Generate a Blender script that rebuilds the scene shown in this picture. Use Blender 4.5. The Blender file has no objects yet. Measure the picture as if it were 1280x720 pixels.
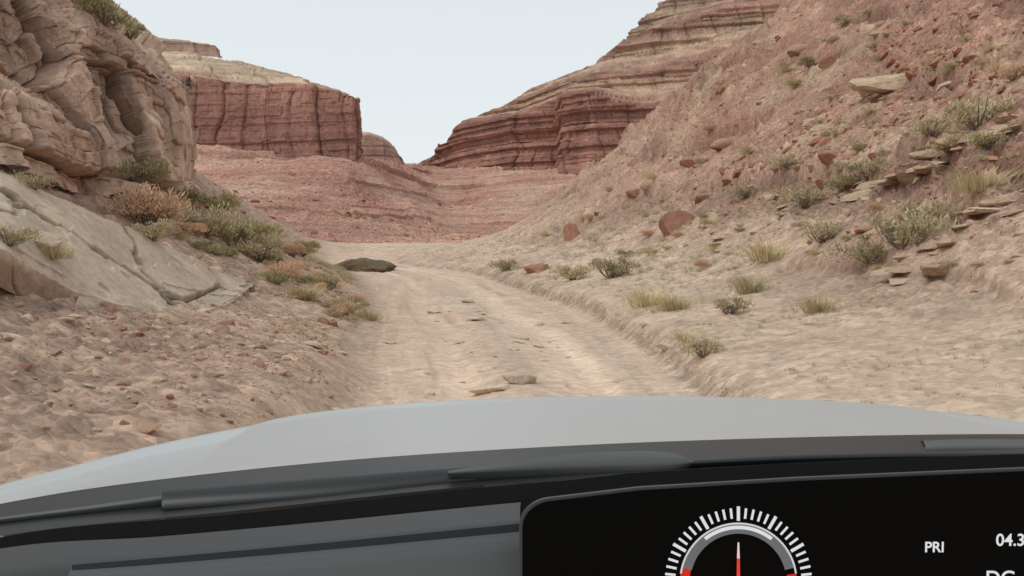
import bpy, bmesh, math, random
import numpy as np
from mathutils import Vector, Matrix
from mathutils.bvhtree import BVHTree
random.seed(5); rng=np.random.default_rng(7)
C=bpy.context.scene.collection
F=995.0; CZ=1.75; TH=math.atan(30/F)
ct,st=math.cos(TH),math.sin(TH)
def ray(px,py):
    a=(px-640)/F; b=(360-py)/F
    return np.array([a,ct+b*st,-st+b*ct])
def P(px,py,Y):
    d=ray(px,py); d=d*(Y/d[1]); d[2]+=CZ
    return d
def lin(r,g,b,k=1.0):
    f=lambda c:((c/255+.055)/1.055)**2.4 if c>10 else c/255/12.92
    return np.array([f(r)*k,f(g)*k,f(b)*k])
# ---------------------------------------------------------------- noise
def hsh(ix,iy,iz,s=0):
    n=(ix*73856093)^(iy*19349663)^(iz*83492791)^(s*26544357+12345)
    n=n&0xffffffff
    n=((n^(n>>13))*1274126177)&0xffffffff
    n=n^(n>>16)
    n=((n^(n>>11))*668265263)&0xffffffff
    return (n^(n>>15))/4294967295.0
def vn(p,s=0):
    f=np.floor(p); i=f.astype(np.int64); t=p-f; t=t*t*(3-2*t)
    x,y,z=i[...,0],i[...,1],i[...,2]; tx,ty,tz=t[...,0],t[...,1],t[...,2]
    r=0
    for dx in (0,1):
        for dy in (0,1):
            for dz in (0,1):
                w=(tx if dx else 1-tx)*(ty if dy else 1-ty)*(tz if dz else 1-tz)
                r=r+w*hsh(x+dx,y+dy,z+dz,s)
    return r*2-1
def fbm(p,o=5,s=0,g=.5):
    a=1;t=0;r=0;q=p
    for k in range(o):
        r=r+a*vn(q,s+k*17); t+=a; a*=g; q=q*2.03+11.7
    return r/t
def worley(p,s=0):
    f=np.floor(p).astype(np.int64); b1=np.full(p.shape[:-1],9.); b2=b1.copy(); idv=np.zeros(p.shape[:-1])
    for dx in (-1,0,1):
        for dy in (-1,0,1):
            for dz in (-1,0,1):
                c=f+np.array([dx,dy,dz]); x,y,z=c[...,0],c[...,1],c[...,2]
                q=np.stack([x+hsh(x,y,z,s+1),y+hsh(x,y,z,s+2),z+hsh(x,y,z,s+3)],-1)
                d=np.sqrt(((q-p)**2).sum(-1)); h=hsh(x,y,z,s+4)
                m=d<b1
                b2=np.where(m,b1,np.minimum(b2,d)); idv=np.where(m,h,idv); b1=np.where(m,d,b1)
    return b1,b2,idv
def strat(z,s=0,sharp=.25):
    f=np.floor(z); i=f.astype(np.int64); t=np.clip((z-f)/sharp,0,1); t=t*t*(3-2*t)
    o=np.zeros_like(i)
    return hsh(i-1,o,o,s)*(1-t)+hsh(i,o,o,s)*t
def brick(s,z,w,h,seed):
    hz=z/h; L=np.floor(hz).astype(np.int64); o=L*0
    ww=w*(.6+.9*hsh(L,o,o,seed)); a=s/ww+hsh(L,o,o,seed+1)*7; J=np.floor(a).astype(np.int64)
    fz=hz-L; fa=a-J
    v=hsh(J,L,o,seed+2); bed=hsh(L,o,o,seed+3)
    ez=np.minimum(fz,1-fz)*h; ea=np.minimum(fa,1-fa)*ww
    return v,bed,ez,ea
# ---------------------------------------------------------------- mesh helpers
def mkmesh(name,v,f,col=None,smooth=True):
    m=bpy.data.meshes.new(name); m.from_pydata(v.tolist() if hasattr(v,'tolist') else v,[],f.tolist() if hasattr(f,'tolist') else f)
    if col is not None:
        a=m.color_attributes.new('Col','FLOAT_COLOR','POINT')
        c=np.ones((len(v),4),np.float32); c[:,:3]=col; a.data.foreach_set('color',c.ravel())
    if smooth: m.polygons.foreach_set('use_smooth',[True]*len(m.polygons))
    m.update(); return m
def link(name,mesh,mat=None,parent=None):
    o=bpy.data.objects.new(name,mesh); C.objects.link(o)
    if mat and not mesh.materials: mesh.materials.append(mat)
    if parent: o.parent=parent
    return o
def tag(o,label=None,cat=None,group=None,kind=None):
    if label:o['label']=label
    if cat:o['category']=cat
    if group:o['group']=group
    if kind:o['kind']=kind
    return o
def gridfaces(nr,nc):
    i=np.arange(nr*nc).reshape(nr,nc)
    return np.stack([i[:-1,:-1],i[:-1,1:],i[1:,1:],i[1:,:-1]],-1).reshape(-1,4)
def normals(g):
    du=np.gradient(g,axis=1); dv=np.gradient(g,axis=0)
    n=np.cross(du,dv); n/=np.linalg.norm(n,axis=-1,keepdims=True)+1e-9
    return n
def blur(n,k):
    for _ in range(k):
        q=np.pad(n,((1,1),(1,1),(0,0)),mode='edge'); n=(q[:-2,1:-1]+q[2:,1:-1]+q[1:-1,:-2]+q[1:-1,2:]+q[1:-1,1:-1])/5
    return n/(np.linalg.norm(n,axis=-1,keepdims=True)+1e-9)
def cr(A,n,axis=0,linear=False):
    A=np.moveaxis(np.asarray(A,float),axis,0); k=len(A)
    t=np.linspace(0,k-1,n); i=np.minimum(t.astype(int),k-2); w=(t-i).reshape((-1,)+(1,)*(A.ndim-1))
    p1,p2=A[i],A[i+1]
    if linear: r=p1*(1-w)+p2*w
    else:
        p0=A[np.maximum(i-1,0)]; p3=A[np.minimum(i+2,k-1)]
        r=.5*(2*p1+(p2-p0)*w+(2*p0-5*p1+4*p2-p3)*w*w+(3*p1-p0-3*p2+p3)*w**3)
    return np.moveaxis(r,0,axis)
TREES=[]; SHEETS={}
def addbvh(v,f): TREES.append(BVHTree.FromPolygons(v.tolist(),f.tolist()))
def sheet(name,rows,per,nu,disp,colf,mat,ulin=False,smooth=True,nblur=6):
    G=np.array([[P(*p) for p in r] for r in rows])
    G=cr(G,nu,axis=1,linear=ulin)
    parts=[];vv=[]
    R=len(rows)
    for r in range(R-1):
        n=per[r]; t=np.linspace(0,1,n,endpoint=(r==R-2))[:,None,None]
        parts.append(G[r]*(1-t)+G[r+1]*t); vv.append(r+np.linspace(0,1,n,endpoint=(r==R-2)))
    g=np.concatenate(parts,0); v=np.concatenate(vv)
    n=normals(g)
    cam=np.array([0,0,CZ+ (60 if g[...,1].mean()>150 else 12)])
    flip=((cam-g)*n).sum(-1).mean()<0
    if flip: n=-n
    n=blur(n,nblur)
    V=np.broadcast_to(v[:,None],g.shape[:2]); U=np.broadcast_to(np.linspace(0,len(rows[0])-1,nu)[None],g.shape[:2])
    g2=g+n*disp(g,n,U,V)[...,None]
    col=colf(g,U,V)
    f=gridfaces(*g.shape[:2])
    if flip: f=f[:,::-1]
    vts=g2.reshape(-1,3)
    m=mkmesh(name,vts,f,col.reshape(-1,3),smooth)
    o=link(name,m,mat); o['kind']='structure'
    addbvh(vts,f)
    SHEETS[name+str(len(SHEETS))]=(g2,U,V)
    return o
def rowcol(cols):
    cols=np.array(cols)
    def fn(V):
        i=np.clip(V.astype(int),0,len(cols)-2); w=(V-i)[...,None]
        return cols[i]*(1-w)+cols[i+1]*w
    return fn
# ---------------------------------------------------------------- materials
def newmat(name):
    m=bpy.data.materials.new(name); m.use_nodes=True; nt=m.node_tree
    return m,nt,nt.nodes['Principled BSDF']
def N(nt,t,**k):
    n=nt.nodes.new(t)
    for a,b in k.items(): setattr(n,a,b)
    return n
def mapr(nt,src,a,b,c,d):
    m=N(nt,'ShaderNodeMapRange'); nt.links.new(src,m.inputs[0])
    for i,v in zip((1,2,3,4),(a,b,c,d)): m.inputs[i].default_value=v
    return m.outputs[0]
def math_(nt,op,a,b):
    m=N(nt,'ShaderNodeMath',operation=op)
    for i,x in enumerate((a,b)):
        if isinstance(x,(int,float)): m.inputs[i].default_value=x
        else: nt.links.new(x,m.inputs[i])
    return m.outputs[0]
def terrain(name,sc,bump,bands=0,streak=0,peb=.25,rough=.95,veg=0,vegcol=(.17,.16,.09,1),road=False,k=1.12):
    m,nt,b=newmat(name); L=nt.links.new
    at=N(nt,'ShaderNodeAttribute',attribute_name='Col'); tc=N(nt,'ShaderNodeTexCoord')
    def noise(s,det=8,r=.6,mp=None):
        n=N(nt,'ShaderNodeTexNoise'); n.inputs['Scale'].default_value=s; n.inputs['Detail'].default_value=det; n.inputs['Roughness'].default_value=r
        if mp:
            q=N(nt,'ShaderNodeMapping'); q.inputs['Scale'].default_value=mp; L(tc.outputs['Object'],q.inputs[0]); L(q.outputs[0],n.inputs['Vector'])
        else: L(tc.outputs['Object'],n.inputs['Vector'])
        return n.outputs[0]
    n1=noise(sc*.35,10,.68); n2=noise(sc*3,6,.65)
    vo=N(nt,'ShaderNodeTexVoronoi'); vo.inputs['Scale'].default_value=sc*2.2; L(tc.outputs['Object'],vo.inputs['Vector'])
    v2=N(nt,'ShaderNodeTexVoronoi'); v2.inputs['Scale'].default_value=sc*7; L(tc.outputs['Object'],v2.inputs['Vector'])
    sep=N(nt,'ShaderNodeSeparateColor'); L(vo.outputs['Color'],sep.inputs[0])
    sep2=N(nt,'ShaderNodeSeparateColor'); L(v2.outputs['Color'],sep2.inputs[0])
    f=mapr(nt,n1,.3,.7,.8,1.2)
    f=math_(nt,'MULTIPLY',f,mapr(nt,n2,.3,.7,.84,1.16))
    f=math_(nt,'MULTIPLY',f,mapr(nt,sep.outputs[0],0,1,1-peb*.6,1+peb*.6))
    f=math_(nt,'MULTIPLY',f,mapr(nt,sep2.outputs[0],0,1,1-peb*.5,1+peb*.5))
    h=math_(nt,'ADD',n1,math_(nt,'MULTIPLY',n2,.35))
    h=math_(nt,'SUBTRACT',h,math_(nt,'MULTIPLY',vo.outputs['Distance'],peb*.8))
    h=math_(nt,'SUBTRACT',h,math_(nt,'MULTIPLY',v2.outputs['Distance'],peb*.4))
    if bands:
        nb=noise(sc*.5,7,.6,(.06,.06,1.6)); f=math_(nt,'MULTIPLY',f,mapr(nt,nb,.35,.65,1-bands,1+bands)); h=math_(nt,'ADD',h,math_(nt,'MULTIPLY',nb,1.2))
    if streak:
        ns=noise(sc*.5,6,.6,(1,1,.07)); f=math_(nt,'MULTIPLY',f,mapr(nt,ns,.4,.65,1+streak*.4,1-streak)); h=math_(nt,'ADD',h,math_(nt,'MULTIPLY',ns,.6))
    bp=N(nt,'ShaderNodeBump'); bp.inputs['Strength'].default_value=1; bp.inputs['Distance'].default_value=bump
    if road:
        ra=N(nt,'ShaderNodeAttribute',attribute_name='Smooth'); rs=ra.outputs['Fac']
        kk=mapr(nt,rs,0,1,1,.5)
        f=math_(nt,'ADD',math_(nt,'MULTIPLY',math_(nt,'SUBTRACT',f,1.0),kk),1.0)
        L(mapr(nt,rs,0,1,1,.1),bp.inputs['Strength'])
    f=math_(nt,'MULTIPLY',f,k)
    vm=N(nt,'ShaderNodeVectorMath',operation='SCALE'); L(at.outputs['Color'],vm.inputs[0]); L(f,vm.inputs['Scale'])
    out=vm.outputs[0]
    nh=noise(sc*.12,4,.5); mx=N(nt,'ShaderNodeMixRGB',blend_type='MULTIPLY'); L(mapr(nt,nh,.4,.62,0,.7),mx.inputs[0]); L(out,mx.inputs[1]); mx.inputs[2].default_value=(1.0,.965,.94,1); out=mx.outputs[0]
    if veg:
        nv=noise(sc*1.1,5,.7); mv=N(nt,'ShaderNodeMixRGB'); L(mapr(nt,nv,.56,.66,0,veg),mv.inputs[0]); L(out,mv.inputs[1]); mv.inputs[2].default_value=vegcol; out=mv.outputs[0]
    # muted overall: terrain saturation slightly lowered
    ds=N(nt,'ShaderNodeHueSaturation'); ds.inputs['Saturation'].default_value=.9; L(out,ds.inputs['Color']); out=ds.outputs[0]
    L(out,b.inputs['Base Color']); b.inputs['Roughness'].default_value=rough; b.inputs['Specular IOR Level'].default_value=.12
    L(h,bp.inputs['Height']); L(bp.outputs[0],b.inputs['Normal'])
    return m
M_ground=terrain('soil',2.2,.06,peb=.4,road=True,k=1.12)
M_near=terrain('sandstone',1.6,.05,bands=.08,streak=.26,peb=.05,k=1.17)
M_slab=terrain('pale_sandstone',2.0,.02,bands=.04,peb=.03,k=1.03)
M_far=terrain('red_rock',.2,1.0,bands=.16,streak=.22,peb=.1,k=1.15)
M_talus=terrain('talus',.8,.4,bands=.16,peb=.45,veg=.4,vegcol=(.34,.27,.18,1),k=1.18)
def leafmat(name):
    m,nt,b=newmat(name); at=N(nt,'ShaderNodeAttribute',attribute_name='Col'); oi=N(nt,'ShaderNodeObjectInfo')
    vm=N(nt,'ShaderNodeVectorMath',operation='SCALE'); nt.links.new(at.outputs['Color'],vm.inputs[0]); nt.links.new(mapr(nt,oi.outputs['Random'],0,1,.85,1.2),vm.inputs['Scale'])
    nt.links.new(vm.outputs[0],b.inputs['Base Color']); b.inputs['Roughness'].default_value=.85; b.inputs['Specular IOR Level'].default_value=.1
    return m
M_leaf=leafmat('foliage')
M_stem,_,b=newmat('woody_stem'); b.inputs['Base Color'].default_value=(.2,.155,.115,1); b.inputs['Roughness'].default_value=.9
def rockmat(name,c,sc=6):
    m,nt,b=newmat(name); L=nt.links.new; tc=N(nt,'ShaderNodeTexCoord'); oi=N(nt,'ShaderNodeObjectInfo')
    n=N(nt,'ShaderNodeTexNoise'); n.inputs['Scale'].default_value=sc; n.inputs['Detail'].default_value=8; n.inputs['Roughness'].default_value=.7; L(tc.outputs['Object'],n.inputs['Vector'])
    f=math_(nt,'MULTIPLY',mapr(nt,n.outputs[0],.3,.7,.7,1.3),mapr(nt,oi.outputs['Random'],0,1,.85,1.15))
    vm=N(nt,'ShaderNodeVectorMath',operation='SCALE'); vm.inputs[0].default_value=tuple(c); L(f,vm.inputs['Scale']); L(vm.outputs[0],b.inputs['Base Color'])
    b.inputs['Roughness'].default_value=.92; b.inputs['Specular IOR Level'].default_value=.15
    bp=N(nt,'ShaderNodeBump'); bp.inputs['Strength'].default_value=.5; bp.inputs['Distance'].default_value=.05; L(n.outputs[0],bp.inputs['Height']); L(bp.outputs[0],b.inputs['Normal'])
    return m
M_rred=rockmat('red_boulder',lin(160,116,98)); M_rpale=rockmat('pale_boulder',lin(206,188,166)); M_rledge=rockmat('ledge_rock',lin(188,162,138)); M_rbrown=rockmat('brown_boulder',lin(180,148,124)); M_rdark=rockmat('dark_boulder',lin(116,102,82))
# ---------------------------------------------------------------- ground
def w(Y,l): return Y,[(x,z) for x,z in l]
def p(Y,l):
    o=[]
    for px,py in l:
        q=P(px,py,Y); o.append((q[0],q[2]))
    return Y,o
KR=[
 w(-8,[(-14,3),(-5,1.0),(-3.6,.5),(-2.6,.36),(-1.8,0),(0.3,0),(2.4,0),(2.9,.3),(6,.6),(9,1.3),(13,3.6),(30,15)]),
 w(5,[(-14,4.2),(-5,1.2),(-3.7,.65),(-2.65,.42),(-1.8,0),(0.3,0),(2.4,0),(2.9,.32),(6,.7),(9,1.6),(13,4.0),(30,16)]),
 w(10,[(-16,6.4),(-7.5,1.75),(-4.6,.8),(-2.65,.48),(-1.72,0),(0.3,0),(2.35,0),(2.9,.34),(6,.85),(9.5,2.4),(14.5,5.6),(32,18)]),
 p(16,[(-500,20),(-20,228),(150,362),(370,410),(476,439),(640,440),(795,439),(832,414),(1000,380),(1180,298),(1360,175),(1950,-280)]),
 p(25,[(-400,60),(0,190),(200,298),(408,375),(492,400),(614,401),(738,400),(762,380),(900,348),(1050,275),(1250,120),(1750,-260)]),
 p(40,[(-300,80),(100,190),(260,265),(410,343),(474,366),(565,368),(655,367),(675,354),(800,326),(930,250),(1150,85),(1550,-230)]),
 p(60,[(-200,90),(200,190),(300,262),(400,328),(458,345),(525,346),(592,345),(612,335),(710,312),(850,232),(1075,55),(1400,-220)]),
 p(100,[(-100,120),(240,220),(320,272),(380,320),(410,328),(450,328),(490,328),(515,323),(620,304),(765,216),(1015,12),(1250,-200)]),
 p(150,[(-50,140),(240,215),(330,270),(390,308),(420,316),(460,316),(500,316),(530,312),(620,294),(735,223),(985,22),(1150,-110)]),
 p(190,[(-50,150),(240,220),(330,270),(390,300),(420,306),(460,307),(520,307),(560,306),(650,302),(760,280),(980,130),(1200,10)]),
 p(300,[(-50,200),(240,240),(330,280),(400,300),(450,303),(500,304),(560,304),(600,304),(660,303),(760,290),(960,240),(1200,150)]),
 p(800,[(-600,305),(0,305),(240,305),(330,308),(400,310),(500,310),(600,310),(700,310),(900,305),(1100,305),(1300,300),(2000,290)]),
 p(4000,[(-900,325),(-300,325),(0,325),(200,325),(400,326),(500,326),(600,326),(700,326),(900,325),(1100,325),(1400,325),(2200,320)]),
]
KY=np.array([k[0] for k in KR],float); KA=np.array([k[1] for k in KR])
def pchip(xk,yk,x):
    h=np.diff(xk).reshape(-1,*([1]*(yk.ndim-1))); d=np.diff(yk,axis=0)/h
    m=np.zeros_like(yk); s=(d[1:]*d[:-1])>0
    hm=2*d[1:]*d[:-1]/np.where(s,(d[1:]+d[:-1]),1); m[1:-1]=np.where(s,hm,0); m[0]=d[0]; m[-1]=d[-1]
    i=np.clip(np.searchsorted(xk,x)-1,0,len(xk)-2); sh=(-1,)+(1,)*(yk.ndim-1)
    H_=(xk[i+1]-xk[i]).reshape(sh); t=((x-xk[i]).reshape(sh))/H_
    return (2*t**3-3*t**2+1)*yk[i]+(t**3-2*t**2+t)*H_*m[i]+(-2*t**3+3*t**2)*yk[i+1]+(t**3-t**2)*H_*m[i+1]
Ys=np.concatenate([np.linspace(-8,5,26)[:-1],np.linspace(5,9,40)[:-1],np.exp(np.linspace(math.log(9),math.log(260),600)),np.exp(np.linspace(math.log(265),math.log(4000),50))])
XZ=pchip(KY,KA,Ys)
us=np.concatenate([np.linspace(0,8,520)[:-1],np.linspace(8,11,380)])
XZ=np.moveaxis(XZ,1,0); XZ=pchip(np.arange(12.),XZ,us)
X=XZ[...,0].T; Z=XZ[...,1].T; YY=np.broadcast_to(Ys[:,None],X.shape).copy(); UU=np.broadcast_to(us[None],X.shape)
g=np.stack([X,YY,Z],-1)
eb=.14*fbm(g*np.array([1.2,.6,.5]),4,s=301)
road=np.clip(1-np.maximum(np.abs(UU-5+eb)-1,0)/.3,0,1)*np.clip((150-YY)/60,0,1)
slopeR=np.clip((UU-7.9)/1.5,0,1); bankL=np.clip((3.1-UU)/.6,0,1)
flat=np.clip((UU-6.7)/.3,0,1)*np.clip((9.2-UU)/1.2,0,1)*np.clip((50-YY)/25,0,1)
bsl=np.clip((UU-2.9)/.2,0,1)*np.clip((4.1-UU)/.2,0,1)
rough=.03+.08*bankL+.035*np.clip((UU-6.6),0,1)*(1-.5*flat)+.13*slopeR*(1-.5*flat)
far=np.clip(YY/25,.6,8)
q=g.copy(); q[...,2]*=.4
wob=fbm(q*.25,4,s=3)*.5
T=(UU-5); wobx=.14*vn(np.stack([YY*.07,YY*0,YY*0],-1),5)+.02*vn(np.stack([YY*.35,YY*0,YY*0],-1),6)
def gs(x,c,s): return np.exp(-((x-c)/s)**2)
brk=np.clip(vn(g*np.array([.6,.22,.5]),305)*1.6+.75,0,1)
tracks=gs(T+wobx,-.45,.13)+gs(T+wobx,.38,.13); tr2=(gs(T-wobx*1.5,.72,.05)+gs(T-wobx*.6,-.1,.05)*.5+gs(T+wobx,.56,.035)+gs(T+wobx,-.28,.035)+gs(T+wobx,-.62,.03)+gs(T+wobx,.22,.03))*brk
stk=fbm(np.stack([T*11+wobx*12,YY*.16,YY*0],-1),5,s=9,g=.6)
rr_=fbm(g*np.array([1.3,.9,1]),5,s=307,g=.6)
rut=-.085*tracks-.035*tr2+.035*stk+.05*gs(T,-.05,.18)+.025*rr_*(1-.8*np.clip(tracks,0,1))
dz=road*rut+(1-road)*(wob*rough*4*np.sqrt(far))
rid=1-np.abs(fbm(g*.9/np.sqrt(far)[...,None],5,s=21))*2
dz+=(1-road)*rough*far**.7*(rid-.6)*.9
dz+=(1-road)*rough*.9*fbm(g*3.3/np.sqrt(far)[...,None],4,s=31)+.008*(1-road*.7)*fbm(g*5,3,s=33)
zz=g[...,2]*1.0/np.sqrt(far)+fbm(g*.12,3,s=41)*1.6+g[...,1]*.03
led=strat(zz,7,.12)
ledm=np.clip(vn(g*.09,51)*2+.9,0,1)*(1-.55*flat)
dz+=slopeR*ledm*(led-.5)*1.3*far**.8
zz2=g[...,2]*2.2+fbm(g*.3,3,s=43)*1.5
dz+=bankL*(strat(zz2,8,.25)-.5)*.14
F1,F2,ID=worley(g*2.6/far[...,None]**.7,60)
clod=np.clip(F2-F1,0,.5)*(ID>.5)
dz+=(1-road)*(bankL*.13+slopeR*.32*(1-.8*flat)+.01)*clod*far**.7
G1,G2,ID2=worley(g*.85/far[...,None]**.6,160)
blk=np.clip((G2-G1)*2.5,0,.5)*(ID2>.58)
blm=np.clip(vn(g*.05,99)*2+.6,0,1)
dz+=slopeR*(1-flat)*.8*blk*far**.6*blm
g[...,2]+=dz
c_key=np.array([lin(160,132,112),lin(166,138,118),lin(164,136,116),lin(176,146,124),lin(192,164,140),lin(200,174,150),lin(196,170,146),lin(190,164,140),lin(190,164,140),lin(178,148,126),lin(160,122,102),lin(152,112,94)])
ci=np.clip(UU.astype(int),0,10); cw=(UU-ci)[...,None]; col=c_key[ci]*(1-cw)+c_key[ci+1]*cw
redn=np.clip((YY-20)/40,0,1)[...,None]*slopeR[...,None]*.75; col=col*(1-redn)+lin(160,116,96)*redn
patch=np.clip(fbm(g*.18,4,s=71)*2.2+.15,0,1)[...,None]*slopeR[...,None]*.65; col=col*(1-patch)+lin(176,150,122)*patch
pt2=np.clip(fbm(g*.1,4,s=171)*3-.2,0,1)[...,None]*slopeR[...,None]*.5; col=col*(1-pt2)+lin(142,96,80)*pt2
ii1=(ID*9999).astype(np.int64); ii2=(ID2*9999).astype(np.int64)
col=col*(1+.38*(clod>0.1)[...,None]*(hsh(ii1,ii1*0,ii1*0,5)-.5)[...,None]*((1-road)*(1-.7*flat)*(1-bsl))[...,None])
col=col*(1+.4*((blk>0.08)*slopeR*(1-flat)*(hsh(ii2,ii2*0,ii2*0,6)-.6))[...,None])
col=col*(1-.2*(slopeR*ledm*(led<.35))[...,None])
col=col*(1-.12*(road*gs(T,-.05,.16))[...,None])*(1+.13*(road*tracks)[...,None])*(1-.13*(road*tr2)[...,None])*(1+.2*(road*stk)[...,None])*(1+.12*(road*rr_)[...,None])
bed=(np.clip(fbm(g*np.array([.5,.3,.5]),4,s=311)*4-.9,0,1)*road)[...,None]; col=col*(1-bed*.5)+lin(206,188,168)*bed*.5
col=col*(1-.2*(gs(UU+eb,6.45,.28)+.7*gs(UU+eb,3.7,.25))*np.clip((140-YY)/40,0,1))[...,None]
dip_dark=np.clip(-dz/np.maximum(rough*far**.7,.05)*1.2,0,.35)[...,None]*(1-road)[...,None]; col=col*(1-dip_dark*.4)  # colour gets darker where the ground relief dips
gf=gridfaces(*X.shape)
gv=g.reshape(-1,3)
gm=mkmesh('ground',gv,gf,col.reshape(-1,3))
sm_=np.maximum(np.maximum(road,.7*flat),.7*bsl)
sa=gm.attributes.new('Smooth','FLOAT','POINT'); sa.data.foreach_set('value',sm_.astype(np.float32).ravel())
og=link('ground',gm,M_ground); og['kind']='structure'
addbvh(gv,gf)
# ---------------------------------------------------------------- left slab outcrop
def sk(r,dpy,dY,dpx=0): return [(a+dpx,b+dpy,c+dY) for a,b,c in r]
slo=[(-220,250,7),(-120,285,8.5),(0,312,10),(60,344,11.2),(110,370,12.3),(180,388,13.8),(232,399,15),(285,380,18),(312,358,21)]
smi=[(-220,205,10),(-120,236,11),(0,260,12),(60,292,13),(120,318,14.3),(180,342,15.8),(235,360,17.3),(280,364,19.5),(315,356,21.5)]
sup=[(-220,150,12),(-120,185,13),(0,212,14),(60,240,15),(130,268,16.3),(190,298,18),(240,322,19.5),(285,343,21),(318,354,22)]
def slabsteps(g):
    return strat(g[...,1]*.10+g[...,0]*.42+fbm(g*.3,5,s=5,g=.6)*2.2,3,.035)
def slabjoint(g):
    q=g*np.array([.42,.22,.3])+fbm(g*.9,4,s=4)[...,None]*.16
    return worley(q,77)
def dslab(g,n,U,V):
    a,b_,i=slabjoint(g)
    crack=-np.exp(-((b_-a)/.022)**2)*.1
    edge=np.where(V<2.2,fbm(g*1.6,4,s=91)*.12,0)
    s2=strat(g[...,0]*1.3+g[...,1]*.3+fbm(g*.5,4,s=95)*2.5,6,.05)
    return .2*(slabsteps(g)-.5)+.06*(s2-.5)+fbm(g*.35,3,s=2)*.03+crack+(i-.5)*.1+edge+.014*fbm(g*5,3,s=6)+.04
def cslab(rc):
    def f(g,U,V):
        s_=slabsteps(g); a,b_,i=slabjoint(g)
        st2=np.clip(fbm(g*np.array([.7,.7,.7]),5,s=6)*1.8,-1,1); t=np.clip(fbm(g*.5,4,s=61)*2,0,1)[...,None]*.5
        c=rc(V)*((.86+.22*s_+.06*i)*(1+.14*st2)*(1-.5*np.exp(-((b_-a)/.025)**2)))[...,None]; return c*(1-t)+lin(168,144,122)*t
    return f
sheet('rock_outcrop',[sk(slo,46,-.0,0),sk(slo,14,.0),slo,smi,sup,sk(sup,70,1.2)],[10,18,80,90,14],640,dslab,cslab(rowcol([lin(146,122,102),lin(156,130,110),lin(198,178,156),lin(202,184,162),lin(190,168,146),lin(156,132,112)])),M_slab,nblur=3,smooth=False)
slo2=[(95,385,11.4),(150,399,12.8),(205,411,13.8),(235,414,14.5)]
sheet('rock_outcrop',[sk(slo2,30,0),slo2,[(100,366,12.2),(160,380,13.6),(212,395,14.6),(240,402,15)],[(100,360,13),(160,372,14.4),(212,388,15.3),(240,396,15.6)]],[14,30,6],120,dslab,cslab(rowcol([lin(136,114,96),lin(188,166,144),lin(194,174,152),lin(180,158,138)])),M_slab,smooth=False)
# ---------------------------------------------------------------- near left cliff
cl=[[(-500,260,9),(-250,235,14),(-100,215,17),(0,212,20),(60,228,22),(110,240,24),(150,238,27),(200,230,30),(230,226,32),(241,224,37),(246,222,55)],
 [(-500,60,10),(-250,90,15),(-100,120,18),(0,128,20.5),(60,145,22.3),(110,175,24.8),(140,178,27.5),(195,160,30.4),(229,150,32.3),(240,150,37),(245,150,55)],
 [(-500,40,12),(-250,70,17),(-100,95,20),(0,105,22.5),(60,125,24.5),(105,155,26.5),(140,150,29.2),(195,140,31.2),(227,130,33),(238,132,37.5),(244,135,55)],
 [(-500,-200,13),(-250,-150,18),(-100,-70,21),(0,-40,23.5),(50,0,25.5),(98,30,27.4),(138,48,29.8),(187,78,31.7),(219,95,33.3),(233,99,38),(240,102,55)],
 [(-500,-240,15),(-250,-180,20),(-100,-110,23),(0,-90,26),(60,-60,28.5),(112,-2,30.5),(148,26,32),(188,58,34),(218,88,36),(232,97,41),(239,101,58)],
 [(-500,-260,26),(-250,-200,32),(-100,-120,36),(0,-92,40),(60,-60,42),(112,0,44),(148,28,46),(188,60,48),(218,90,50),(232,99,54),(239,103,70)]]
def cliffco(g):
    wv=fbm(g*.16,3,s=3)
    s=g[...,0]*.62+g[...,1]*.78+wv*2.0+.3*fbm(g*1.0,3,s=13)+.22*g[...,2]
    z=g[...,2]+.10*g[...,0]+fbm(g*.13,3,s=5)*1.8+.2*fbm(g*1.2,4,s=15)
    return s,z
def dcl(g,n,U,V):
    s,z=cliffco(g)
    v,bed,ez,ea=brick(s,z,3.6,3.4,11); v2,bed2,ez2,ea2=brick(s+v*3,z+bed*2,1.2,.85,31); v3,bed3,ez3,ea3=brick(s,z,.42,.26,51)
    msk=np.clip(vn(g*.35,81)*1.5+.65,0,1)
    cr_=-.45*np.exp(-(ea/.08)**2)-.2*np.exp(-(ez/.06)**2)-.13*np.exp(-(ea2/.045)**2)*msk-.08*np.exp(-(ez2/.035)**2)*msk
    tilt=(v-.5)*np.clip(ez,0,1.4)*.35
    big=fbm(g*np.array([.12,.12,.06]),3,s=71)*1.7
    d=(v-.5)*1.15+(bed-.5)*.55+((v2-.5)*.46+(bed2-.5)*.2)*(.4+.6*msk)+(v3-.5)*.11*msk+cr_+tilt+big+fbm(g*1.5,5,s=10,g=.6)*.16
    return d*np.where(U>7.3,.5,1)-.3
def ccl(g,U,V):
    s,z=cliffco(g)
    v,bed,ez,ea=brick(s,z,3.6,3.4,11); v2,bed2,ez2,ea2=brick(s+v*3,z+bed*2,1.2,.85,31)
    k=fbm(g*np.array([.35,.35,.2]),5,s=12)
    t=np.clip(k*1.6+.6,0,1)[...,None]; c=lin(148,120,102)*(1-t)+lin(188,160,138)*t
    r=np.clip(fbm(g*.22,3,s=14)*2,0,1)[...,None]*.5; c=c*(1-r)+lin(170,134,114)*r
    dv=np.clip(fbm(g*np.array([.4,.4,.1]),4,s=18)*2.4-.3,0,1)[...,None]*.4; c=c*(1-dv)+lin(108,86,74)*dv
    return c*(.84+.18*v+.1*bed2+.08*v2)[...,None]*(1-.3*np.exp(-(ea/.1)**2))[...,None]
sheet('canyon_wall',cl,[150,20,190,24,20],860,dcl,ccl,M_near,smooth=False,nblur=25)
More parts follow.
